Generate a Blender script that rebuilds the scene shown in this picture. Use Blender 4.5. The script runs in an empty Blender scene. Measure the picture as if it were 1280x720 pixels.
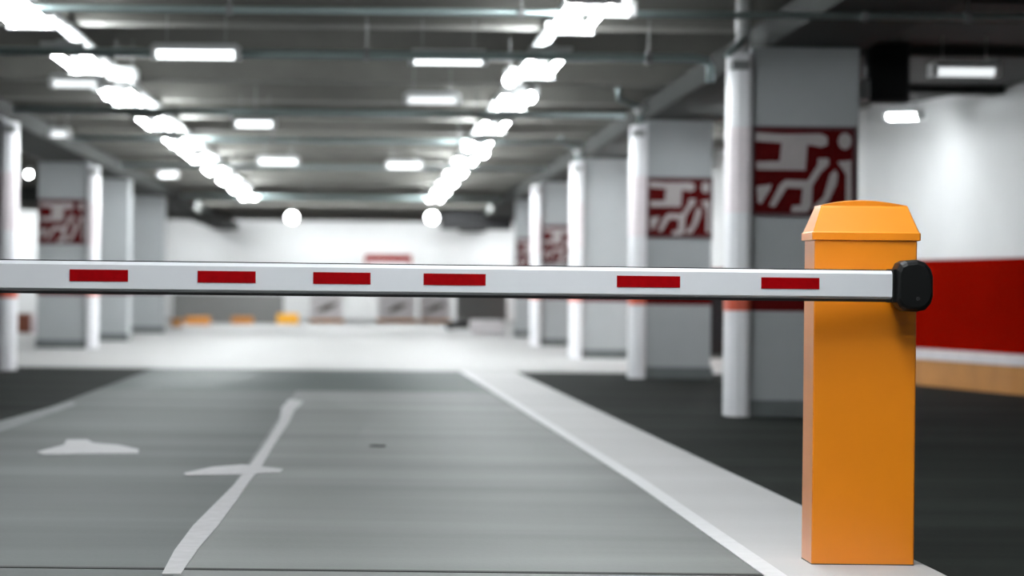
import bpy, bmesh, math, random
from mathutils import Vector, Matrix
random.seed(7)
S = bpy.context.scene
C = S.collection
F = 3200.0            # focal length in pixels of the 1280 px frame
CH = 0.82             # camera height
AX, AY = 455.0, 362.0 # where the optical axis meets the frame
ROLL = math.radians(0.60)

# ------------------------------------------------------------------ measuring
def UV(x, y):
    u, v = x - AX, y - AY
    return (u*math.cos(ROLL) + v*math.sin(ROLL), -u*math.sin(ROLL) + v*math.cos(ROLL))
def at(x, y, d):
    U, V = UV(x, y)
    return Vector((U*d/F, d, CH - V*d/F))
def ground(x, y):
    U, V = UV(x, y)
    d = CH*F/V
    return Vector((U*d/F, d, 0))
def at_z(x, y, z):
    U, V = UV(x, y)
    d = (CH - z)*F/V
    return Vector((U*d/F, d, z))

# ------------------------------------------------------------------ materials
def nodes(m):
    m.use_nodes = True
    nt = m.node_tree
    return nt, nt.nodes['Principled BSDF']
def mat(name, col, rough=.5, metal=0., var=.08, scale=6., stretch=(1,1,1), bump=0., coat=0., col2=None, spec=.5):
    m = bpy.data.materials.new(name)
    nt, b = nodes(m)
    tc = nt.nodes.new('ShaderNodeTexCoord'); mp = nt.nodes.new('ShaderNodeMapping')
    mp.inputs['Scale'].default_value = stretch
    nz = nt.nodes.new('ShaderNodeTexNoise'); nz.inputs['Scale'].default_value = scale
    nz.inputs['Detail'].default_value = 6; nz.inputs['Roughness'].default_value = .6
    rp = nt.nodes.new('ShaderNodeValToRGB')
    a = tuple(c*(1-var) for c in col); z = tuple(min(1, c*(1+var)) for c in (col2 or col))
    rp.color_ramp.elements[0].position = .3; rp.color_ramp.elements[1].position = .7
    rp.color_ramp.elements[0].color = (*a, 1); rp.color_ramp.elements[1].color = (*z, 1)
    nt.links.new(tc.outputs['Object'], mp.inputs['Vector'])
    nt.links.new(mp.outputs[0], nz.inputs['Vector'])
    nt.links.new(nz.outputs['Fac'], rp.inputs['Fac'])
    nt.links.new(rp.outputs[0], b.inputs['Base Color'])
    b.inputs['Roughness'].default_value = rough
    b.inputs['Metallic'].default_value = metal
    b.inputs['Coat Weight'].default_value = coat
    b.inputs['Coat Roughness'].default_value = .36
    b.inputs['Coat IOR'].default_value = 1.6
    b.inputs['Specular IOR Level'].default_value = spec
    if bump:
        bp = nt.nodes.new('ShaderNodeBump'); bp.inputs['Strength'].default_value = bump
        bp.inputs['Distance'].default_value = .01
        nt.links.new(nz.outputs['Fac'], bp.inputs['Height'])
        nt.links.new(bp.outputs[0], b.inputs['Normal'])
    return m
def glow(name, strength, col=(.93, .98, 1.)):
    m = bpy.data.materials.new(name)
    nt, b = nodes(m)
    b.inputs['Base Color'].default_value = (.8, .8, .8, 1)
    b.inputs['Emission Color'].default_value = (*col, 1)
    b.inputs['Emission Strength'].default_value = strength
    return m
M = {}
def floor_mat(name, col, rough, var, spec=.5):
    """trowelled concrete: broad transverse streaks, fine grit and patches"""
    m = bpy.data.materials.new(name)
    nt, b = nodes(m); N = nt.nodes; L = nt.links
    tc = N.new('ShaderNodeTexCoord')
    def noise(scale, st, det=5):
        mp = N.new('ShaderNodeMapping'); mp.inputs['Scale'].default_value = st
        L.new(tc.outputs['Object'], mp.inputs['Vector'])
        n = N.new('ShaderNodeTexNoise'); n.inputs['Scale'].default_value = scale; n.inputs['Detail'].default_value = det
        L.new(mp.outputs[0], n.inputs['Vector']); return n.outputs['Fac']
    n1 = noise(1.1, (.16, 1.25, 1)); n2 = noise(60, (1, 1, 1), 3); n3 = noise(.55, (1, .6, 1), 3)
    def math_(op, a, bb):
        n = N.new('ShaderNodeMath'); n.operation = op
        for i, v in enumerate((a, bb)):
            if isinstance(v, (int, float)): n.inputs[i].default_value = v
            else: L.new(v, n.inputs[i])
        return n.outputs[0]
    f = math_('ADD', math_('MULTIPLY', n1, .62), math_('ADD', math_('MULTIPLY', n2, .1), math_('MULTIPLY', n3, .28)))
    rp = N.new('ShaderNodeValToRGB')
    rp.color_ramp.elements[0].position = .38; rp.color_ramp.elements[1].position = .62
    rp.color_ramp.elements[0].color = (*[c*(1-var) for c in col], 1)
    rp.color_ramp.elements[1].color = (*[min(1, c*(1+var)) for c in col], 1)
    L.new(f, rp.inputs['Fac']); L.new(rp.outputs[0], b.inputs['Base Color']); b.inputs['Specular IOR Level'].default_value = spec
    rr = N.new('ShaderNodeMapRange'); rr.inputs['To Min'].default_value = rough-.08; rr.inputs['To Max'].default_value = rough+.1
    L.new(n3, rr.inputs['Value']); L.new(rr.outputs[0], b.inputs['Roughness'])
    bp = N.new('ShaderNodeBump'); bp.inputs['Strength'].default_value = .25; bp.inputs['Distance'].default_value = .004
    L.new(n2, bp.inputs['Height']); L.new(bp.outputs[0], b.inputs['Normal'])
    return m
M['lane']   = floor_mat('lane_concrete', (.165, .17, .167), .55, .24, .25)
M['shaded_lane'] = floor_mat('shade_darkened_lane', (.105, .114, .110), .6, .26, .15)  # same lane concrete, darkened for the weaker light on its left side
M['road']   = floor_mat('unseen_bounce_cut_floor', (.035, .035, .033), .8, .3, .05)  # unseen near floor, made dark to cut bounce onto the barrier
M['dark_lane']   = floor_mat('darker_lane_concrete', (.040, .054, .050), .55, .25, .15)  # darker, greener band of lane before the pale floor
M['bay']    = floor_mat('dark_bay_coating', (.015, .0175, .0155), .7, .5, .03)
M['pale']   = floor_mat('pale_floor_coating', (.42, .415, .41), .6, .06, .2)
M['strip']  = floor_mat('light_concrete_strip', (.50, .49, .49), .6, .06, .3)
M['white_paint'] = mat('worn_white_paint', (.42, .41, .42), .6, var=.12, scale=14)
M['edge_paint'] = mat('bright_white_paint', (.66, .65, .66), .6, var=.06, scale=14)
M['faint_paint'] = mat('faded_white_paint', (.15, .16, .16), .6, var=.2, scale=9)
M['wall']   = mat('white_wall_paint', (.70, .70, .70), .6, var=.03, scale=2)
M['redwall']= mat('red_wall_paint', (.22, .0035, .0006), .7, var=.08, scale=2, spec=0)
M['tan']    = mat('ochre_kerb_paint', (.50, .21, .045), .6, var=.12, scale=4)
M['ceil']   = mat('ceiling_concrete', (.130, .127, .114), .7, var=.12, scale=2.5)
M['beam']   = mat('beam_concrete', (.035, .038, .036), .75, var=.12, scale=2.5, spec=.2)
M['shade_soffit'] = mat('shade_dark_soffit', (.018, .020, .018), .7, var=.2, scale=2.5)
M['column'] = mat('grey_column_paint', (.40, .42, .43), .6, var=.04, scale=3, spec=.3)
M['plinth'] = mat('dark_grey_base_paint', (.13, .145, .145), .6)
M['post']   = mat('lit_side_and_panel_white', (.84, .84, .87), .35, var=.03)
M['band']   = mat('maroon_band_paint', (.10, .004, .004), .6, spec=.05)
M['lit_band']  = mat('lit_red_band_paint', (.62, .10, .05), .45)
M['pink']   = mat('pale_pink_film', (.83, .75, .78), .4)
M['maroon'] = mat('maroon_sign_panel', (.085, .0035, .004), .6, var=.15, scale=8, spec=.05)
M['frame']  = mat('grey_maroon_sign_frame', (.075, .03, .035), .5)
M['signw']  = mat('greyish_white_sign_film', (.42, .38, .38), .5)
M['orange'] = mat('orange_powder_coat', (.90, .262, .002), .3, var=.03, scale=2.2, coat=.9, col2=(.92, .275, .003), spec=.3)
M['bwhite'] = mat('white_boom_aluminium', (.74, .75, .78), .32, var=.02)
M['reflect']= mat('red_reflective_tape', (.32, .001, .003), .5, var=.12, scale=60, spec=.05)
M['rubber'] = mat('black_rubber', (.012, .012, .012), .55)
M['plastic']= mat('black_plastic', (.005, .0055, .0055), .45, var=.1, spec=.2)
M['black']  = mat('matt_black_steel', (.006, .006, .008), .6)
M['pipe']   = mat('painted_steel_pipe', (.30, .37, .37), .35, metal=.5)
M['housing']= mat('lamp_housing_steel', (.55, .56, .56), .4)
M['tray']   = mat('galvanised_tray', (.30, .31, .31), .4, metal=.6)
M['yellow'] = mat('yellow_block_paint', (.85, .40, .01), .5)
M['oyellow']= mat('dull_orange_block_paint', (.48, .18, .02), .6)
M['gblock'] = mat('grey_blockwork', (.17, .17, .165), .7)
M['wblock'] = mat('white_block_paint', (.72, .68, .69), .5)
M['mark']   = mat('dark_brown_mark', (.07, .05, .03), .6)
M['brown']  = mat('reddish_brown_card', (.22, .07, .04), .7)
M['joint']  = mat('black_joint_sealant', (.02, .02, .02), .7)

# ------------------------------------------------------------------ meshes
def add_box(bm, x0, x1, y0, y1, z0, z1):
    vs = [bm.verts.new(p) for p in ((x0,y0,z0),(x1,y0,z0),(x1,y1,z0),(x0,y1,z0),(x0,y0,z1),(x1,y0,z1),(x1,y1,z1),(x0,y1,z1))]
    fs = []
    for f in ((0,3,2,1),(4,5,6,7),(0,1,5,4),(1,2,6,5),(2,3,7,6),(3,0,4,7)):
        fs.append(bm.faces.new([vs[i] for i in f]))
    return fs
def box_bm(*a, bevel=0.):
    bm = bmesh.new(); add_box(bm, *a)
    if bevel: bmesh.ops.bevel(bm, geom=bm.edges[:], offset=bevel, segments=2, affect='EDGES', profile=.7)
    return bm
def prism_bm(pts, axis, a0, a1, bm=None):
    """extrude the 2-D polygon pts along an axis: 'z' (x,y), 'y' (x,z), 'x' (y,z)"""
    bm = bm or bmesh.new()
    def P(p, a): return {'z': (p[0], p[1], a), 'y': (p[0], a, p[1]), 'x': (a, p[0], p[1])}[axis]
    A = [bm.verts.new(P(p, a0)) for p in pts]; B = [bm.verts.new(P(p, a1)) for p in pts]
    n = len(pts); fs = []
    fs.append(bm.faces.new(A)); fs.append(bm.faces.new(B))
    for i in range(n): fs.append(bm.faces.new((A[i], A[(i+1)%n], B[(i+1)%n], B[i])))
    bmesh.ops.recalc_face_normals(bm, faces=bm.faces[:])
    return bm
def tube_bm(pts, r, seg=10, bm=None):
    bm = bm or bmesh.new()
    pts = [Vector(p) for p in pts]; rings = []
    for i, p in enumerate(pts):
        t = (pts[min(i+1, len(pts)-1)] - pts[max(i-1, 0)]).normalized()
        up = Vector((0,0,1)) if abs(t.z) < .9 else Vector((0,1,0))
        a = t.cross(up).normalized(); b = t.cross(a).normalized()
        rings.append([bm.verts.new(p + r*(a*math.cos(2*math.pi*k/seg) + b*math.sin(2*math.pi*k/seg))) for k in range(seg)])
    for A, B in zip(rings, rings[1:]):
        for k in range(seg): bm.faces.new((A[k], A[(k+1)%seg], B[(k+1)%seg], B[k]))
    bm.faces.new(rings[0]); bm.faces.new(rings[-1])
    bmesh.ops.recalc_face_normals(bm, faces=bm.faces[:])
    return bm
def obj(name, bm, m, parent=None, smooth=False):
    me = bpy.data.meshes.new(name); bm.normal_update(); bm.to_mesh(me); bm.free()
    o = bpy.data.objects.new(name, me); C.objects.link(o)
    for mm in (m if isinstance(m, (list, tuple)) else [m]): me.materials.append(mm)
    if smooth:
        for p in me.polygons: p.use_smooth = True
    if parent: o.parent = parent
    return o
def tag(o, label, cat, group=None):
    o['label'] = label; o['category'] = cat
    if group: o['group'] = group
    return o
def thing(name, label, cat, loc=(0,0,0), rotz=0, group=None):
    o = bpy.data.objects.new(name, None); C.objects.link(o)
    o.empty_display_size = .1
    o.location = loc; o.rotation_euler = (0, 0, rotz)
    return tag(o, label, cat, group)
def struct(name, bm, m):
    o = obj(name, bm, m); o['kind'] = 'structure'; return o

# ------------------------------------------------------------------ floor
Y_PALE, Y_DARK, Y_NEAR, Y_END = 26.0, 20.6, -7.0, 73.0
XL, XR = -12.0, 9.5
LL = -2.12   # left edge of the lane
# right strip edges (x at a given depth)
def sl(y): return 1.175 - .135*max(0, (y-11.2))/(19.5-11.2)*.8
def sr(y): return 1.715 - .15*max(0, (y-9))/(24.7-9)
bm = bmesh.new()
mats = [M['lane'], M['dark_lane'], M['bay'], M['pale'], M['strip'], M['shaded_lane'], M['road']]
XJ = -.535   # split along the lane; left side painted darker for dimmer light
def quad(pts, mi):
    f = bm.faces.new([bm.verts.new((x, y, 0)) for x, y in pts]); f.material_index = mi
ys = [Y_NEAR, 7.2, 9, 11.2, 15, Y_DARK, 23, Y_PALE]
for a, b in zip(ys, ys[1:]):
    near = b <= 7.2
    quad([(LL, a), (XJ, a), (XJ, b), (LL, b)], 6 if near else 1 if a >= Y_DARK else 5)
    quad([(XJ, a), (sl(a), a), (sl(b), b), (XJ, b)], 6 if near else 1 if a >= Y_DARK else 0)
    quad([(sl(a), a), (sr(a), a), (sr(b), b), (sl(b), b)], 6 if near else 4)
    quad([(sr(a), a), (XR, a), (XR, b), (sr(b), b)], 2)
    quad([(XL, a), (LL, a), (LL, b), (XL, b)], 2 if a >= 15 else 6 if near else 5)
quad([(XL, Y_PALE), (XR, Y_PALE), (XR, Y_END), (XL, Y_END)], 3)
# a thickness so that the floor is a slab
quad([(XL, Y_NEAR), (XL, Y_END), (XR, Y_END), (XR, Y_NEAR)], 2)
bm.faces.ensure_lookup_table()
for v in bm.faces[-1].verts: v.co.z = -.2
fl = struct('floor', bm, mats)
# expansion joint across the lane close to the barrier
j = ground(480, 714)
struct('trim_1', box_bm(XL, sl(j.y)-.006, j.y-.018, j.y+.018, -.01, .0025), M['joint'])

def floor_mark(name, pxpts, m, label, cat, h=.003, z0=.0005):
    pts = [ground(x, y) for x, y in pxpts]
    c = sum(pts, Vector())/len(pts)
    b = prism_bm([(p.x-c.x, p.y-c.y) for p in pts], 'z', z0, h)
    o = obj(name, b, m); o.location = (c.x, c.y, 0)
    return tag(o, label, cat)
k = 1/2.571
floor_mark('painted_line', [(x*k, 440+y*k) for x, y in ((520,716),(560,640),(620,560),(690,490),(750,430),(800,370),(850,300),(900,220),(905,180),(930,152),(975,160),(945,190),(930,225),(880,300),(840,370),(800,420),(760,480),(700,560),(640,630),(580,716))],
           M['white_paint'], 'long slanted white line painted on the lane, hooked at its far end', 'road marking')
floor_mark('painted_arrow', [(x*k, 440+y*k) for x, y in ((590,392),(680,372),(780,364),(910,378),(900,390),(780,396),(600,399))],
           M['white_paint'], 'short white cross stroke painted over the long slanted line', 'road marking', .0042, .0031)
floor_mark('painted_arrow', [(x*k, 440+y*k) for x, y in ((120,322),(205,300),(215,283),(280,283),(300,294),(380,300),(445,314),(445,326),(140,330))],
           M['white_paint'], 'white arrow-head patch painted on the left of the lane', 'road marking')
floor_mark('painted_line', [(-60,543),(0,527),(90,502),(95,506),(0,540),(-60,556)],
           M['faint_paint'], 'faint worn pale line at the left edge of the lane', 'road marking')
# white edge line along the strip
b = bmesh.new(); yy = [7.21, 9, 11.2, 15, 20, 26]
for a, c in zip(yy, yy[1:]):
    prism_bm([(sl(a)-.005, a), (sl(a)+.06, a), (sl(c)+.06, c), (sl(c)-.005, c)], 'z', .0005, .004, b)
tag(obj('painted_line', b, M['edge_paint']), 'straight white edge line along the inner side of the light concrete strip', 'road marking')
p = ground(472, 558)
b = bmesh.new(); bmesh.ops.create_cone(b, cap_ends=True, segments=20, radius1=.045, radius2=.04, depth=.008)
o = obj('floor_stud', b, M['rubber']); o.location = (p.x, p.y, .004); tag(o, 'small round dark stud in the middle of the lane', 'floor stud')

# ------------------------------------------------------------------ ceiling
ZC = 2.95
struct('ceiling', box_bm(XL, XR, Y_NEAR, Y_END, ZC, ZC+.15), M['ceil'])
n = 2
y = 3.2; idx = 0
while y < 70:
    b = box_bm(XL, XR, y, y+.35, 2.66, ZC-.001, bevel=.02)
    struct(f'trim_{n}', b, M['ceil']); n += 1
    y += 2.43
BZ = 2.47
for x0, x1 in ((2.67, 3.35), (-4.25, -3.57)):
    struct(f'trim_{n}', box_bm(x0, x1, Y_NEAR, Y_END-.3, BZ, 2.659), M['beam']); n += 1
struct(f'trim_{n}', box_bm(3.36, XR, Y_NEAR, 24.0, 2.63, 2.659), M['shade_soffit']); n += 1  # added near-black soffit: shade of the unlit bay ceiling put into its colour
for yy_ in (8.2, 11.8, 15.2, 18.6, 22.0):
    struct(f'trim_{n}', box_bm(3.36, XR, yy_, yy_+.25, 2.56, 2.629, bevel=.01), M['shade_soffit']); n += 1
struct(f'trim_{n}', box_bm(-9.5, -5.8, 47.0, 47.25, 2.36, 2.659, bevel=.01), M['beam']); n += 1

# ------------------------------------------------------------------ walls
struct('wall_back', box_bm(XL, XR, Y_END, Y_END+.2, 0, ZC), M['wall'])
struct('wall_left', box_bm(XL-.2, XL, Y_NEAR, Y_END, 0, ZC), M['wall'])
# right wall bends away: outline in plan
path = [(9.3, 9.5), (5.58, 21.5), (4.92, 25.2), (4.75, 33.0), (4.75, Y_END)]
def wall_strip(off0, off1, z0, z1, bm=None, ends=None):
    bm = bm or bmesh.new()
    P = [Vector((a, c, 0)) for a, c in path]; nrm = []
    for i in range(len(P)):
        t = (P[min(i+1, len(P)-1)] - P[max(i-1, 0)]).normalized()
        nrm.append(Vector((-t.y, t.x, 0)))      # towards the lane
    rings = []
    for p, nn in zip(P, nrm):
        a, c = p + nn*off0, p + nn*off1
        rings.append([bm.verts.new((a.x, a.y, z0)), bm.verts.new((c.x, c.y, z0)), bm.verts.new((c.x, c.y, z1)), bm.verts.new((a.x, a.y, z1))])
    for A, B in zip(rings, rings[1:]):
        for q in range(4): bm.faces.new((A[q], A[(q+1)%4], B[(q+1)%4], B[q]))
    bm.faces.new(rings[0]); bm.faces.new(rings[-1])
    bmesh.ops.recalc_face_normals(bm, faces=bm.faces[:])
    return bm
b = wall_strip(-.2, 0, 0, ZC)
wr = struct('wall_right', b, M['wall'])
rb = wall_strip(.0, .012, .33, 1.15); o = obj('red_paint_band', rb, M['redwall'], wr)
struct('wall_near_right', box_bm(9.3, 9.5, Y_NEAR, 9.5, 0, ZC), M['wall'])
o = thing('wall_kerb', 'long ochre kerb with a white top below the red wall', 'kerb')
obj('kerb_body', wall_strip(.014, .16, 0, .24), M['tan'], o)
obj('kerb_cap', wall_strip(.014, .18, .2405, .33), M['wblock'], o)

# ------------------------------------------------------------------ columns
ORD = ['first','second','third','fourth','fifth','sixth','seventh','eighth','ninth','tenth','eleventh','twelfth','thirteenth','fourteenth','fifteenth','sixteenth','seventeenth','eighteenth','nineteenth','twentieth','twenty-first','twenty-second','twenty-third','twenty-fourth']
def column(x_in, y, side, label, w=.74, dep=.6, band=True, post=True, top=BZ):
    """x_in: aisle-side edge of the lit side strip; side=+1 the column runs to the right of it"""
    t = thing('pillar', label, 'pillar', (x_in, y, 0))
    s = side
    def sp(pts): return [(s*a, c) for a, c in pts]
    x0, x1 = .145, .145 + w
    def bx(a, b_, *r, bevel=0): return box_bm(min(s*a, s*b_), max(s*a, s*b_), *r, bevel=bevel)
    obj('shaft', bx(x0, x1, 0, dep, 0.0, top, bevel=.012), M['column'], t)
    obj('plinth', bx(x0-.004, x1+.015, -.015, dep+.01, 0.0, .11), M['plinth'], t)
    if band: obj('painted_band', bx(x0-.003, x1+.003, -.004, dep+.003, .705, .86), M['band'], t)
    if post:  # pillar's lit side face built as a strip, brightness in its white paint
        prof = [(0, .06), (.012, -.02), (.05, -.06), (.11, -.07), (.144, -.05), (.144, .2), (0, .2)]
        p = obj('lit_side_strip', prism_bm(sp(prof), 'z', 0.0, top-.05), M['post'], t)
        big = [(-.003, .06), (.009, -.023), (.049, -.063), (.11, -.073), (.1435, -.053), (.1435, .203), (-.003, .203)]
        obj('lit_strip_band', prism_bm(sp(big), 'z', .705, .79), M['lit_band'], p)  # the red band where lit, its glare painted as orange
        obj('lit_sign_patch', prism_bm(sp(big), 'z', 1.36, 1.93), M['pink'], p)  # sign wrapping the side, washed-out light put into its pink
        # coupling at the head of the strip
        b = box_bm(*( [0.0, .12] if s > 0 else [-.12, 0.0]), -.085, .05, top-.16, top-.10, bevel=.01)
        obj('post_clamp', b, M['tray'], p)
    return t
def px_x(x, y_depth, ypx=450):
    return at(x, ypx, y_depth).x
right = [
    (909, 17.1, .72, True,  'nearest and largest grey pillar, just left of the orange barrier post'),
    (787, 24.5, .63, True,  'grey pillar with white edge and sign, second on the right side'),
    (712, 31.6, .58, True,  'plain grey pillar without a sign, third on the right side'),
    (663, 38.6, .58, True,  'small grey pillar with red sign, fourth on the right side'),
    (634, 46.2, .60, True,  'dim last grey pillar at the far end of the right side')]
RP = []
for i, (x, d, w, band, lab) in enumerate(right):
    xi = px_x(x, d)
    RP.append((xi, d, w)); column(xi, d, 1, lab, w=w, post=(i < 4))
left = [
    (18, 24.9, .72, 'left-side pillar cut off by the left edge of the picture'),
    (121, 34.0, .66, 'left-side grey pillar with a blurred sign and white edge'),
    (171, 39.0, .62, 'plain grey pillar behind the left pillar with the blurred sign'),
    (213, 46.3, .62, 'pale grey pillar farthest back on the left side')]
LP = []
for i, (x, d, w, lab) in enumerate(left):
    xi = px_x(x, d)
    LP.append((xi, d, w)); column(xi, d, -1, lab, w=w, post=(i < 2))

# signs: a maroon panel with pale strokes
SH = [
 [(230,140),(400,150),(640,145),(680,165),(680,215),(640,230),(600,220),(555,215),(545,375),(240,375),(235,325),(385,320),(395,205),(230,195)],
 [(320,600),(385,470),(420,437),(560,440),(620,345),(625,300),(690,300),(690,340),(640,390),(590,470),(585,600),(560,640),(460,640),(465,600),(520,595),(530,490),(430,485),(355,610)],
 [(240,480),(335,465),(325,500),(270,590),(250,580)],
 [(700,400),(730,370),(748,400),(740,460),(700,550),(650,625),(600,625),(600,600),(660,540)],
 [(745,320),(830,310),(835,610),(800,610),(800,400)],
]
dot = [(790+42*math.cos(a), 190+52*math.sin(a)) for a in [2*math.pi*q/18 for q in range(18)]]
def sign(cx, yf, z0, z1, w, label):
    t = thing('wall_sign', label, 'sign', (cx, yf, (z0+z1)/2))
    h = z1 - z0
    obj('sign_panel', box_bm(-w/2+.012, w/2-.012, -.018, -.002, -h/2+.012, h/2-.012), M['maroon'], t)
    b = bmesh.new(); e = .022
    add_box(b, -w/2, w/2, -.026, -.0015, h/2-e, h/2); add_box(b, -w/2, w/2, -.026, -.0015, -h/2, -h/2+e)
    add_box(b, -w/2, -w/2+e, -.026, -.0015, -h/2+e, h/2-e); add_box(b, w/2-e, w/2, -.026, -.0015, -h/2+e, h/2-e)
    obj('sign_frame', b, M['frame'], t)
    b = bmesh.new()
    for s_ in SH + [dot]:
        prism_bm([((x-532)/655*w, -(y-382)/565*h) for x, y in s_], 'y', -.0215, -.0175, b)
    obj('sign_emblem', b, M['signw'], t)
def front_x(P, s): return P[0] + s*(.145 + P[2]/2)
xa, d, w = RP[0]
p0, p1 = at(938, 215, d), at(1069, 215, d)
sign((p0.x+p1.x)/2, d, 1.34, 1.94, p1.x-p0.x, 'large maroon sign with pale strokes on the nearest grey pillar')
for i, z0, z1, lab in ((1, 1.345, 1.925, 'mid-size maroon sign with pale strokes on the second right pillar'),
                       (3, 1.24, 1.82, 'small blurred maroon sign on the fourth right pillar'),
                       (4, 1.20, 1.78, 'dim maroon sign on the last pillar of the right side')):
    P = RP[i]; sign(front_x(P, 1), P[1], z0, z1, P[2]+.0, lab)
for i, z0, z1, lab in ((0, 1.3, 1.9, 'red sign edge on the pillar at the left edge of the picture'),
                       (1, 1.38, 1.98, 'faded maroon sign with pale strokes on the left-side pillar')):
    P = LP[i]; sign(front_x(P, -1), P[1], z0, z1, P[2]-.02, lab)

# ------------------------------------------------------------------ barrier
D = 7.77
bl, br = at(1001.5, 703, D).x, at(1142.5, 703, D).x
cw = br - bl; cx = (bl+br)/2
bar = thing('barrier_gate', 'orange barrier post with a long white boom with red reflectors across the lane', 'barrier', (cx, D, 0))
ch, dep = .03, .10     # chamfered left corner seen as a pale facet
w2 = cw/2
topz = at(1075, 301, D).z
bodyp = [(-w2+.033, 0), (w2-.006, 0), (w2, .006), (w2, .24), (-w2+.033, .24), (-w2, .12), (-w2, .075)]
wl = -w2 + .031      # left edge of the front; the side face recedes straight back behind it
CD = .175            # cabinet depth
body = [(wl+.003, 0), (w2-.004, 0), (w2, .004), (w2, CD), (wl, CD), (wl, .003)]
b = prism_bm(body, 'z', 0, topz)
obj('cabinet', b, M['orange'], bar)
# base flange
obj('base_plate', prism_bm([(x*1.004, y-.001 if y < .1 else y+.002) for x, y in body], 'z', 0, .003), M['joint'], bar)
# hood: rim and faceted vault
rim0, rim1 = topz + .001, at(1075, 289.5, D).z
def ring(off, z, sc=1):
    o = off
    return [Vector((wl+.004-o, -o, z)), Vector((w2-.004+o, -o, z)), Vector((w2+o, .004-o, z)), Vector((w2+o, CD+o, z)), Vector((wl-o, CD+o, z)), Vector((wl-o, .004-o, z))]
b = bmesh.new()
levels = [ring(-.004, topz), ring(.006, rim0), ring(.009, rim0+.002), ring(.009, rim1-.004), ring(.005, rim1)]
# shoulder of the vault: inwards and up
def inner(fx, fy, z0, arc):
    R = ring(.005, rim1); out = []
    for p in R:
        mx = (wl+w2)/2; x = mx + (p.x-mx)*(1-fx); y = CD/2 + (p.y-CD/2)*(1-fy)
        out.append(Vector((x, y, z0 + arc*0)))
    return out
zt = at(1075, 257, D).z
levels.append(inner(.17, .35, zt-.006, 0)); levels.append(inner(.175, .40, zt, 0))
rings = [[b.verts.new(p) for p in L_] for L_ in levels]
for A, B in zip(rings, rings[1:]):
    for q in range(len(A)): b.faces.new((A[q], A[(q+1)%len(A)], B[(q+1)%len(A)], B[q]))
b.faces.new(rings[0])
# domed crown: subdivided between front and back edges so that the top edge is a soft arc
TR = levels[-1]
ft_l, ft_r, bk_r, bk_l = TR[0], TR[1], TR[3], TR[4]
bmesh.ops.recalc_face_normals(b, faces=b.faces[:])
b.faces.new(rings[-1])
bmesh.ops.recalc_face_normals(b, faces=b.faces[:])
hood = obj('hood', b, M['orange'], bar)
crown = bmesh.new(); NX, NY = 14, 6; g = []
for i in range(NX+1):
    u = i/NX; row = []
    for j_ in range(NY+1):
        v = j_/NY
        a = TR[0].lerp(TR[1], u); c = TR[4].lerp(TR[3], u)
        p = a.lerp(c, v)
        p.z = zt + .002 + .0175*(1-(2*u-1)**2)*(1 - .25*(2*v-1)**2)
        row.append(crown.verts.new(p))
    g.append(row)
for i in range(NX):
    for j_ in range(NY): crown.faces.new((g[i][j_], g[i+1][j_], g[i+1][j_+1], g[i][j_+1]))
# skirt down into the hood so that the crown is closed
edge = [g[i][0] for i in range(NX+1)] + [g[NX][j_] for j_ in range(1, NY+1)] + [g[i][NY] for i in range(NX-1, -1, -1)] + [g[0][j_] for j_ in range(NY-1, 0, -1)]
low = [crown.verts.new((v.co.x, v.co.y, zt-.004)) for v in edge]
for i in range(len(edge)): crown.faces.new((edge[i], edge[(i+1)%len(edge)], low[(i+1)%len(edge)], low[i]))
bmesh.ops.recalc_face_normals(crown, faces=crown.faces[:])
obj('hood_crown', crown, M['orange'], hood, smooth=False)

# boom: in its own frame, x runs left from the pivot; turned a little towards the camera
TURN = math.radians(9.5)
Dh = D - .115                           # depth of the boom's pivot
pv = at(1128, 357, Dh)
LB = 4.6
def boom_place(o):
    o.parent = bar
    o.location = (pv.x - cx, Dh - D, pv.z)
    o.rotation_euler = (0, 0, TURN)
H = .0455
x1 = at(1112, 356, Dh).x - pv.x
prof = [(-.022, -H+.012), (-.012, -H+.004), (.012, -H+.004), (.022, -H+.012), (.022, H-.012), (.014, H-.002), (-.014, H-.002), (-.022, H-.012)]
prof2 = [(y, z) for y, z in prof]
bo = obj('boom', prism_bm(prof2, 'x', -LB, x1), M['bwhite']); boom_place(bo)
rs = obj('rubber_edge', prism_bm([(-.013, -H-.004), (.013, -H-.004), (.015, -H+.0038), (-.015, -H+.0038)], 'x', -LB, x1), M['rubber'], bo)
obj('top_seal', prism_bm([(-.006, H-.0018), (.006, H-.0018), (.006, H+.001), (-.006, H+.001)], 'x', -LB, x1), M['plastic'], bo)
# reflectors, found by walking along the boom until it projects on the wanted column
def boom_px(xl):
    X = pv.x + xl*math.cos(TURN); Y = Dh + xl*math.sin(TURN)
    # front face offset
    X += .022*math.sin(TURN); Y -= .022*math.cos(TURN)
    U, V = X*F/Y, (CH - pv.z)*F/Y
    return AX + U*math.cos(ROLL) - V*math.sin(ROLL)
def boom_x(px):
    a, c = -LB, .2
    for _ in range(50):
        m_ = (a+c)/2
        if boom_px(m_) < px: a = m_
        else: c = m_
    return a
for a, c in ((87, 160), (247, 319.5), (391.5, 463), (529.5, 607), (771, 850), (951.5, 1024)):
    xa_, xc_ = boom_x(a), boom_x(c)
    zz = (-.0135, .0200)
    r_ = obj('reflector', box_bm(xa_, xc_, -.0236, -.0219, zz[0], zz[1]), M['reflect'], bo)
for a, c in ((-73, 0), (-235, -160)):
    xa_, xc_ = boom_x(a), boom_x(c)
    if a < -200: obj('reflector', box_bm(xa_, xc_, -.0236, -.0219, -.0135, .02), M['reflect'], bo)
obj('boom_end_cap', box_bm(-LB-.02, -LB, -.026, .026, -H-.004, H+.003, bevel=.004), M['plastic'], bo)
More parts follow.
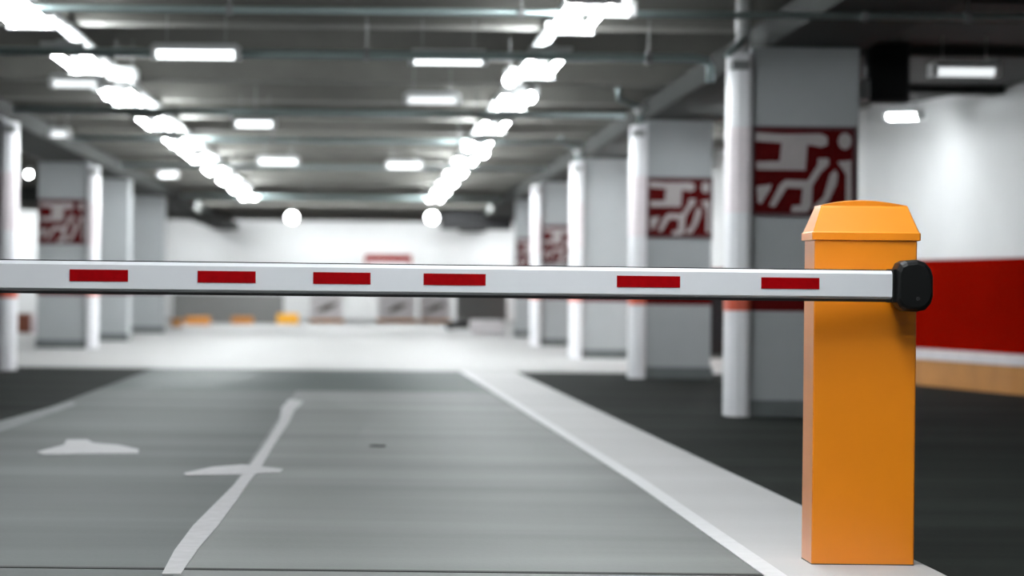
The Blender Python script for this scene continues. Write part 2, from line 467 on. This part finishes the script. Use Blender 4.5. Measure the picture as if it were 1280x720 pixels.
# black pivot housing: collar + rounded octagonal knob + shaft into the cabinet
def pxr(x, y): p_ = at(x, y, Dh-.03); return (p_.x - pv.x, p_.z - pv.z)
col = obj('boom_collar', box_bm(x1-.002, x1+.05, -.030, .03, -.051, .049, bevel=.003), M['plastic']); boom_place(col)
kn = [pxr(x, y) for x, y in ((1120,337),(1124,329),(1131,325.5),(1146,324.5),(1156,328),(1163,336),(1166,346),(1166,370),(1163,380),(1156,387.5),(1146,390),(1131,389),(1124,385),(1119.5,377))]
b = bmesh.new()
cxk = sum(p_[0] for p_ in kn)/len(kn); czk = sum(p_[1] for p_ in kn)/len(kn)
R_ = []
for y_, s_ in ((-.052, .80), (-.047, .90), (-.036, .985), (-.02, 1.0), (.035, 1.0), (.05, .93)):
    R_.append([b.verts.new((cxk+(p_[0]-cxk)*s_, y_, czk+(p_[1]-czk)*s_)) for p_ in kn])
for A, B in zip(R_, R_[1:]):
    for q in range(len(A)): b.faces.new((A[q], A[(q+1)%len(A)], B[(q+1)%len(A)], B[q]))
b.faces.new(R_[0]); b.faces.new(R_[-1]); bmesh.ops.recalc_face_normals(b, faces=b.faces[:])
kb = obj('pivot_cover', b, M['plastic'], smooth=False); boom_place(kb); kb.rotation_euler = (0,0,0)
b = bmesh.new(); bmesh.ops.create_cone(b, cap_ends=True, segments=10, radius1=.006, radius2=.006, depth=.004, matrix=Matrix.Translation((cxk+.005, -.053, czk-.038)) @ Matrix.Rotation(math.pi/2, 4, 'X'))
obj('cover_screw', b, M['rubber'], kb)
b = bmesh.new(); bmesh.ops.create_cone(b, cap_ends=True, segments=20, radius1=.028, radius2=.028, depth=.11, matrix=Matrix.Translation((-.004, .070, 0)) @ Matrix.Rotation(math.pi/2, 4, 'X'))
sh = obj('pivot_shaft', b, M['plastic'], smooth=True); boom_place(sh); sh.rotation_euler = (0,0,0)

# ------------------------------------------------------------------ lamps
G = {k: glow('lamp_'+k, v) for k, v in dict(bright_tube=52., fill_wash=62., fill_flood=36., bay=26., wall=14., front=130., tube=28., spot=20., soft=1.5, dim=.5, blue_sheen=.45).items()}  # wash, flood, bay and front serve unseen fill lamps added for brightness
def lamp(loc, L_, W_, axis, g, label, group, H_=.05, hang=None, twin=False):
    t = thing('ceiling_light', label, 'ceiling light', loc, 0 if axis == 'y' else math.pi/2, group)
    top = 2.655 - loc[2] if hang is None else hang
    obj('housing', box_bm(-W_*(.16 if twin else .6), W_*(.16 if twin else .6), -L_/2, L_/2, .0, .045, bevel=.006), M['housing'], t)
    for s_ in (-1, 1):
        obj('end_cap', box_bm(-W_*.55, W_*.55, s_*L_/2-.02, s_*L_/2+.02, -H_, .03, bevel=.004), M['housing'], t)
    n_ = 16
    if twin:
        for s_ in (-1, 1):
            pr = [(s_*W_*.36 + .024*math.cos(2*math.pi*q/n_), -.02+.024*math.sin(2*math.pi*q/n_)) for q in range(n_)]
            obj('tube', prism_bm(pr, 'y', -L_/2+.021, L_/2-.021), G[g], t)
    else:
        pr = [(W_*.5*math.cos(math.pi + math.pi*q/n_), H_*math.sin(math.pi + math.pi*q/n_)) for q in range(n_+1)]
        obj('diffuser', prism_bm(pr, 'y', -L_/2+.021, L_/2-.021), G[g], t)
    for s_ in (-1, 1):
        obj('hanger', tube_bm([(0, s_*L_*.35, .044), (0, s_*L_*.35, top)], .004, 6), M['tray'], t)
    return t
ZL = 2.44
for side, nm, X0, start, cnt in ((1, 'right', 1.24, .9, 13), (-1, 'left', -2.05, .9, 13)):
    tag(obj('cable_tray', box_bm(X0-.05, X0+.05, -6.9, 47, 2.57, 2.60), M['tray']), f'long galvanised cable tray above the {nm} row of ceiling lights', 'cable tray')
    vis = hid = 0
    for i in range(cnt):
        yy_ = 4.9 + i*3.3
        if yy_ + .6 > 14.6:
            lab = f'{ORD[vis]} tube light in view along the {nm} row over the lane, counted from the nearest'; vis += 1
        else:
            lab = f'{ORD[hid]} overhead tube light of the {nm} row, above the top of the picture'; hid += 1
        lamp((X0, yy_, ZL), 1.7, .27, 'y', 'bright_tube' if yy_ > 27 else 'tube', lab, f'tube lights of the {nm} row', hang=.13, twin=True)
# single fittings seen between and beside the rows
singles = [
 ((245,64), 105, 'x', 'soft', 'wide transverse light near the top left of the ceiling'),
 ((560,71), 92, 'x', 'soft', 'wide transverse light left of the brightest right cluster'),
 ((540,122), 66, 'x', 'dim', 'dim transverse light below the wide one in the middle'),
 ((505,205), 44, 'x', 'soft', 'small transverse light in the middle of the ceiling'),
 ((318,152), 50, 'x', 'soft', 'short bright light right of the left row, nearer one'),
 ((348,200), 50, 'x', 'soft', 'short bright light right of the left row, farther one'),
 ((155,92), 30, 'x', 'soft', 'single rounded light above the left row'),
 ((210,217), 22, 'x', 'soft', 'small rounded light left of the far left row'),
 ((95,101), 60, 'x', 'dim', 'dim transverse light near the left edge'),
 ((760,9), 60, 'x', 'soft', 'wide light at the top edge, right of the right row'),
 ((1205,86), 78, 'x', 'blue_sheen', 'wide glowing bar for the bluish highlight in the dark ceiling at far right'),  # glowing bar stands in for a lit duct's bluish highlight
 ((75,165), 24, 'x', 'dim', 'faint small light above the left-side pillars'),
]
for (x, y_), wpx, ax, g, lab in singles:
    p = at_z(x, y_, 2.40); L_ = wpx*p.y/F
    lamp(p, L_, .16, 'x', g, lab, None, H_=.055, hang=2.655-2.40)
for (x, y_), lab in (((135,118), 'round lamp beside the left row, upper one'), ((228,187), 'round lamp beside the left row, lower one'),
                     ((36,218), 'lone round lamp at far left beside the white pillar edge'), ((637,101), 'round lamp left of the right row, topmost'),
                     ((663,122), 'round lamp right of the right row'), ((605,192), 'round lamp right of the farther right row'),
                     ((540,272), 'round lamp low over the far wall on the right'), ((365,272), 'round lamp low over the far wall on the left')):
    p = at_z(x, y_, 2.36)
    t = thing('round_ceiling_light', lab, 'ceiling light', p)
    b = bmesh.new(); bmesh.ops.create_uvsphere(b, u_segments=16, v_segments=10, radius=.12 if y_ > 250 else .045)
    obj('globe', b, G['spot'], t, smooth=True)
    b = bmesh.new(); bmesh.ops.create_cone(b, cap_ends=True, segments=16, radius1=.05, radius2=.04, depth=.05, matrix=Matrix.Translation((0,0,.13 if y_ > 250 else .07)))
    obj('lamp_holder', b, M['housing'], t)
    obj('hanger', tube_bm([(0,0,.1), (0,0,2.66-2.36)], .005, 6), M['tray'], t)
for X_, zz_, yy_, lab in ((-6.8, 2.50, 48.2, 'added fill tube behind the drop beam before the tall white panel'), (3.55, 2.36, 29.8, 'added fill tube behind the second right pillar'),
                     (-3.0, 2.745, 54.85, 'left added fill tube across the far lane between the joists'), (-.4, 2.745, 54.85, 'middle added fill tube across the far lane between the joists'), (2.2, 2.745, 54.85, 'right added fill tube across the far lane between the joists'),
                     (-4.4, 2.84, 70.6, 'first added fill tube washing the far wall, at its left'), (-1.6, 2.84, 70.6, 'second added fill tube washing the far wall'),
                     (1.2, 2.84, 70.6, 'third added fill tube washing the far wall'), (3.9, 2.84, 70.6, 'fourth added fill tube washing the far wall, at its right')):
    lamp((X_, yy_, zz_), 1.6 if X_ != 3.55 else .9, .2, 'x' if X_ != 3.55 else 'y', 'front' if 54 < yy_ < 55 else 'fill_wash', lab, None, hang=2.655-zz_ if zz_ < 2.6 else ZC-zz_, twin=True)  # unseen tubes added to brighten the panel, right wall and far end
lamp((1.0, 6.25, 2.52), 2.2, .2, 'y', 'fill_flood', 'added fill tube overhead just in front of the orange barrier post, above the picture', None, hang=2.655-2.52, twin=True)  # unseen tube added to light the barrier from above
lamp((3.65, 23.0, 2.36), 1.2, .2, 'y', 'bay', 'added fill tube hidden behind the nearest grey pillar, washing the white wall', None, hang=2.655-2.36, twin=True)  # unseen tube added to brighten the right wall
# lamp washing the right wall
p = at(1130, 143, 22.9)
t = lamp(p, .30, .16, 'x', 'wall', 'short bright light in front of the white wall at right', None, H_=.05, hang=ZC-p.z)
t.rotation_euler.z = math.radians(60)

# ------------------------------------------------------------------ pipes
def pipe(pts, r, label, name='ceiling_pipe', m='pipe', clamps=()):
    o = obj(name, tube_bm(pts, r, 12), M[m], smooth=True); tag(o, label, 'pipe')
    for c in clamps:
        b = tube_bm([(c[0]-.02, c[1], c[2]), (c[0]+.02, c[1], c[2])], r*1.5, 12); obj('pipe_coupling', b, M['tray'], o)
        obj('pipe_hanger', tube_bm([(c[0], c[1], c[2]+r), (c[0], c[1], 2.66)], .005, 6), M['tray'], o)
p = at_z(480, 14, 2.442)
pipe([(XL+.1, p.y, 2.442), (7.4, p.y, 2.442)], .022, 'long thin pipe across the top of the picture, nearest of the ceiling pipes', clamps=((2.9, p.y, 2.442), (3.5, p.y, 2.442), (-.8, p.y, 2.442), (-3, p.y, 2.442), (.9, p.y, 2.442), (5.5, p.y, 2.442)))
p = at_z(700, 71, 2.40); q = at(888, 75, p.y)
pipe([(XL+.1, p.y, 2.40), (q.x-.10, p.y, 2.40), (q.x-.03, p.y, 2.385), (q.x, p.y, 2.34), (q.x, p.y, 2.24)], .03, 'pale pipe across the ceiling ending in a downward elbow beside the nearest pillar', clamps=((1.9, p.y, 2.4), (0, p.y, 2.4), (-2.6, p.y, 2.4)))
for i, (yy_, zz, lab) in enumerate(((23.2, 2.42, 'third pipe across the ceiling, level with the second right pillar'), (27.5, 2.42, 'fourth pipe across the ceiling behind the second right pillar'), (33.5, 2.42, 'fifth pipe across the ceiling beyond the third right pillar'), (44.5, 2.42, 'farthest pipe across the ceiling before the last pillars'))):
    pipe([(-3.2, yy_, zz), (2.35, yy_, zz)], .028, lab, clamps=((-1, yy_, zz), (1, yy_, zz)))
# pipe stub over the nearest pillar's lit side strip, and fittings at the strip heads
P = RP[0]
pipe([(P[0]+.085, P[1]+.02, 2.421), (P[0]+.085, P[1]+.02, 2.9499)], .048, 'upright grey pipe above the white edge of the nearest pillar', name='riser_pipe', m='housing')
p0 = at(893, 42, 16.5); p1 = at(915, 34, 16.6)
pipe([(q.x+.02, 16.55, 2.36), (P[0]+.03, 16.75, 2.47), (P[0]+.07, 17.04, 2.52)], .02, 'short sloping pipe joining the elbow to the nearest pillar', name='branch_pipe')
for P, lab in ((RP[1], 'small pipe fitting above the white edge of the second right pillar'), (RP[2], 'small pipe fitting above the white edge of the third right pillar')):
    x0_, y0_ = P[0]+.06, P[1]-.14
    o = obj('pipe_fitting', tube_bm([(x0_-.24, y0_-.25, 2.949), (x0_-.22, y0_-.22, 2.64), (x0_, y0_, 2.58), (x0_, y0_, 2.425)], .028, 10), M['pipe'], smooth=True); tag(o, lab, 'pipe')
    b = bmesh.new(); bmesh.ops.create_uvsphere(b, u_segments=12, v_segments=8, radius=.055, matrix=Matrix.Translation((x0_, y0_, 2.56)))
    obj('fitting_joint', b, M['housing'], o, smooth=True)
p = at(1264, 62, 19.5)
o = obj('pipe_fitting', tube_bm([(p.x-.16, p.y, p.z-.10), (p.x-.05, p.y, p.z-.03), (p.x+.2, p.y, p.z+.08)], .035, 10), M['pipe'], smooth=True); tag(o, 'bent pipe fitting at the right edge under the dark ceiling', 'pipe')
obj('pipe_hanger', tube_bm([(p.x, p.y, p.z), (p.x, p.y, ZC)], .006, 6), M['tray'], o)

# black box hanging beside the nearest pillar
a, c = at(1085, 45, 18.4), at(1137, 128, 18.4)
t = thing('hanging_box', 'tall black box hanging from the ceiling right of the nearest pillar', 'hanging box', ((a.x+c.x)/2, 18.4, c.z))
hh = a.z - c.z; ww = c.x - a.x
obj('casing', box_bm(-ww/2, ww/2, 0, .18, 0, hh, bevel=.01), M['black'], t)
obj('front_grille', box_bm(-ww/2+.02, ww/2-.02, -.008, -.0002, .02, hh-.02), M['plastic'], t)
for s_ in (-1, 1): obj('hanger', tube_bm([(s_*ww*.3, .09, hh), (s_*ww*.3, .09, ZC-c.z)], .008, 6), M['black'], t)
o = obj('junction_box', box_bm(-.05, .05, -.05, .05, -.07, .07, bevel=.01), M['tray']); o.location = at(1078, 118, 17.7); o.location.x = RP[0][0]+.145+.72+.052; o.location.y = 17.3
tag(o, 'small grey fitting on the side of the nearest pillar', 'fitting')

# ------------------------------------------------------------------ far end
def block(name, x0, x1, ytop, ybot, m, label, cat, dpt=.4, bevel=.03, group=None):
    g0, g1 = ground(x0, ybot), ground(x1, ybot)
    yd = (g0.y+g1.y)/2
    zt_ = at((x0+x1)/2, ytop, yd).z
    w_ = (x1-x0)*yd/F; cx_ = (at(x0, ybot, yd).x + at(x1, ybot, yd).x)/2
    o = obj(name, box_bm(-w_/2, w_/2, 0, dpt, 0, max(.05, zt_), bevel=bevel), M[m]); o.location = (cx_, yd, 0)
    tag(o, label, cat, group); return o, w_, zt_
block('low_wall', 216, 354, 367, 404, 'gblock', 'low dark grey wall at the far left end of the lane', 'low wall', .2, .005)
block('kerb_block', 346, 373, 392, 404.8, 'yellow', 'bright yellow block at the right end of the low grey wall', 'block', .4)
block('kerb_block', 289, 316, 396, 405, 'oyellow', 'dull orange block at the middle of the low grey wall', 'block', .4)
block('kerb_block', 231, 262, 396, 406, 'oyellow', 'brownish orange block at the left end of the low grey wall', 'block', .4)
block('kerb_block', 214, 227, 398, 409, 'tan', 'small tan block beside the farthest left pillar', 'block', .3)
block('low_wall', 570, 633, 366, 401, 'gblock', 'low grey wall behind the white block at far right of the lane', 'low wall', .2, .005)
block('kerb_block', 588, 630, 400, 419, 'wblock', 'long white block beside the last right pillar', 'block', .5, .05)
# black tyre-like bumper
g0 = ground(574, 414)
b = tube_bm([(-.27, 0, .09), (-.2, 0, .11), (0, 0, .13), (.18, 0, .14), (.26, 0, .1)], .085, 12)
o = obj('rubber_bumper', b, M['rubber'], smooth=True); o.location = (g0.x, g0.y, 0); tag(o, 'black rubber bumper lying left of the long white block', 'bumper')
for x0, x1, lab in ((388, 428, 'white barrier block with dark slanted mark, left of the far three'), (472, 519, 'white barrier block with dark slanted mark, middle of the far three'), (524, 562, 'white barrier block with dark slanted mark, right of the far three')):
    yb = 403
    g0, g1 = ground(x0, yb), ground(x1, yb); yd = (g0.y+g1.y)/2
    w_ = (x1-x0)*yd/F; cx_ = (g0.x+g1.x)/2; hz = .70
    t = thing('barrier_block', lab, 'barrier block', (cx_, yd, 0))
    obj('block_body', box_bm(-w_/2, w_/2, 0, .35, .08, hz, bevel=.03), M['wblock'], t)
    obj('block_foot', box_bm(-w_/2-.03, w_/2+.03, -.05, .40, 0, .08), M['tan'], t)
    cz = .36
    pts = [(-.30, -.14), (-.10, -.14), (.02, -.09), (.28, .12), (.24, .17), (.02, .14), (-.12, .02)]
    obj('slanted_mark', prism_bm([(a_, cz+c_*.7) for a_, c_ in pts], 'y', -.01, .0005), M['mark'], t)
o = thing('equipment_box', 'black floor-standing box glimpsed between the two nearest pillars', 'equipment box', (4.53, 32.4, 0))
obj('box_body', box_bm(-.16, .16, 0, .3, .04, 1.02, bevel=.01), M['black'], o)
obj('box_base', box_bm(-.15, .15, .01, .29, 0, .04), M['plinth'], o)
obj('vent_plate', box_bm(.02, .12, -.008, -.0005, .78, .88), M['housing'], o)
# red board on the far wall
a, c = at(456, 318, 72.95), at(514, 352, 72.95)
t = thing('wall_board', 'red-edged board low on the far wall, showing just above the boom', 'board', ((a.x+c.x)/2, 72.99, c.z))
obj('board_panel', box_bm(-(c.x-a.x)/2, (c.x-a.x)/2, -.04, 0, 0, a.z-c.z), M['redwall'], t)
obj('board_face', box_bm(-(c.x-a.x)/2+.06, (c.x-a.x)/2-.06, -.05, -.041, .06, a.z-c.z-.2), M['wblock'], t)
# black duct over the far right
a, c = at(552, 262, 58), at(640, 287, 58)
t = thing('air_duct', 'black box duct under the ceiling at the far right of the lane', 'duct', ((a.x+c.x)/2, 58, c.z))
obj('duct_body', box_bm(-(c.x-a.x)/2, (c.x-a.x)/2, 0, .7, 0, a.z-c.z, bevel=.01), M['black'], t)
for s_ in (-1, 1): obj('hanger', tube_bm([(s_*.6, .3, a.z-c.z), (s_*.6, .3, ZC-c.z)], .01, 6), M['tray'], t)
# white partition beyond the left pillars
a, c = at(-40, 262, 50), at(49, 408, 50)
t = thing('partition_panel', 'tall white panel behind the left pillars, right of the pillar at the edge', 'panel', ((a.x+c.x)/2, 50, 0))
obj('panel_board', box_bm(-(c.x-a.x)/2, (c.x-a.x)/2, 0, .12, .0, a.z), M['wall'], t)
obj('panel_edge', box_bm((c.x-a.x)/2+.0005, (c.x-a.x)/2+.06, -.02, .14, 0, a.z+.02), M['post'], t)
g0 = ground(31, 416)
t = thing('carton', 'small reddish brown carton on the floor before the white panel', 'carton', (g0.x, g0.y, 0))
obj('carton_body', box_bm(-.16, .10, 0, .3, 0, .34, bevel=.01), M['brown'], t)
obj('carton_flap', box_bm(.101, .2, .02, .28, 0, .32, bevel=.01), M['pink'], t)

# ------------------------------------------------------------------ sky behind the camera (open entrance)
w = bpy.data.worlds.new('World'); S.world = w; w.use_nodes = True
bg = w.node_tree.nodes['Background']; bg.inputs[0].default_value = (.80, .88, 1, 1); bg.inputs[1].default_value = .06

# ------------------------------------------------------------------ camera
cam = bpy.data.cameras.new('Camera'); co = bpy.data.objects.new('Camera', cam); C.objects.link(co)
cam.sensor_width = 36; cam.lens = F/1280*36
cam.shift_x = (640-AX)/1280; cam.shift_y = -(360-AY)/1280
co.matrix_world = Matrix.Translation((0, 0, CH)) @ Matrix.Rotation(math.pi/2, 4, 'X') @ Matrix.Rotation(ROLL, 4, 'Z')
cam.clip_start = .05; cam.clip_end = 300
cam.dof.use_dof = True; cam.dof.focus_distance = 7.55
cam.dof.aperture_fstop = (cam.lens/1000)/.033; cam.dof.aperture_blades = 0
S.camera = co
S.view_settings.view_transform = 'Standard'; S.view_settings.look = 'None'
S.view_settings.gamma = 1; S.view_settings.exposure = 1.1
S.view_settings.use_curve_mapping = False
try: S.cycles.use_denoising = True; S.cycles.sample_clamp_indirect = 6
except Exception: pass
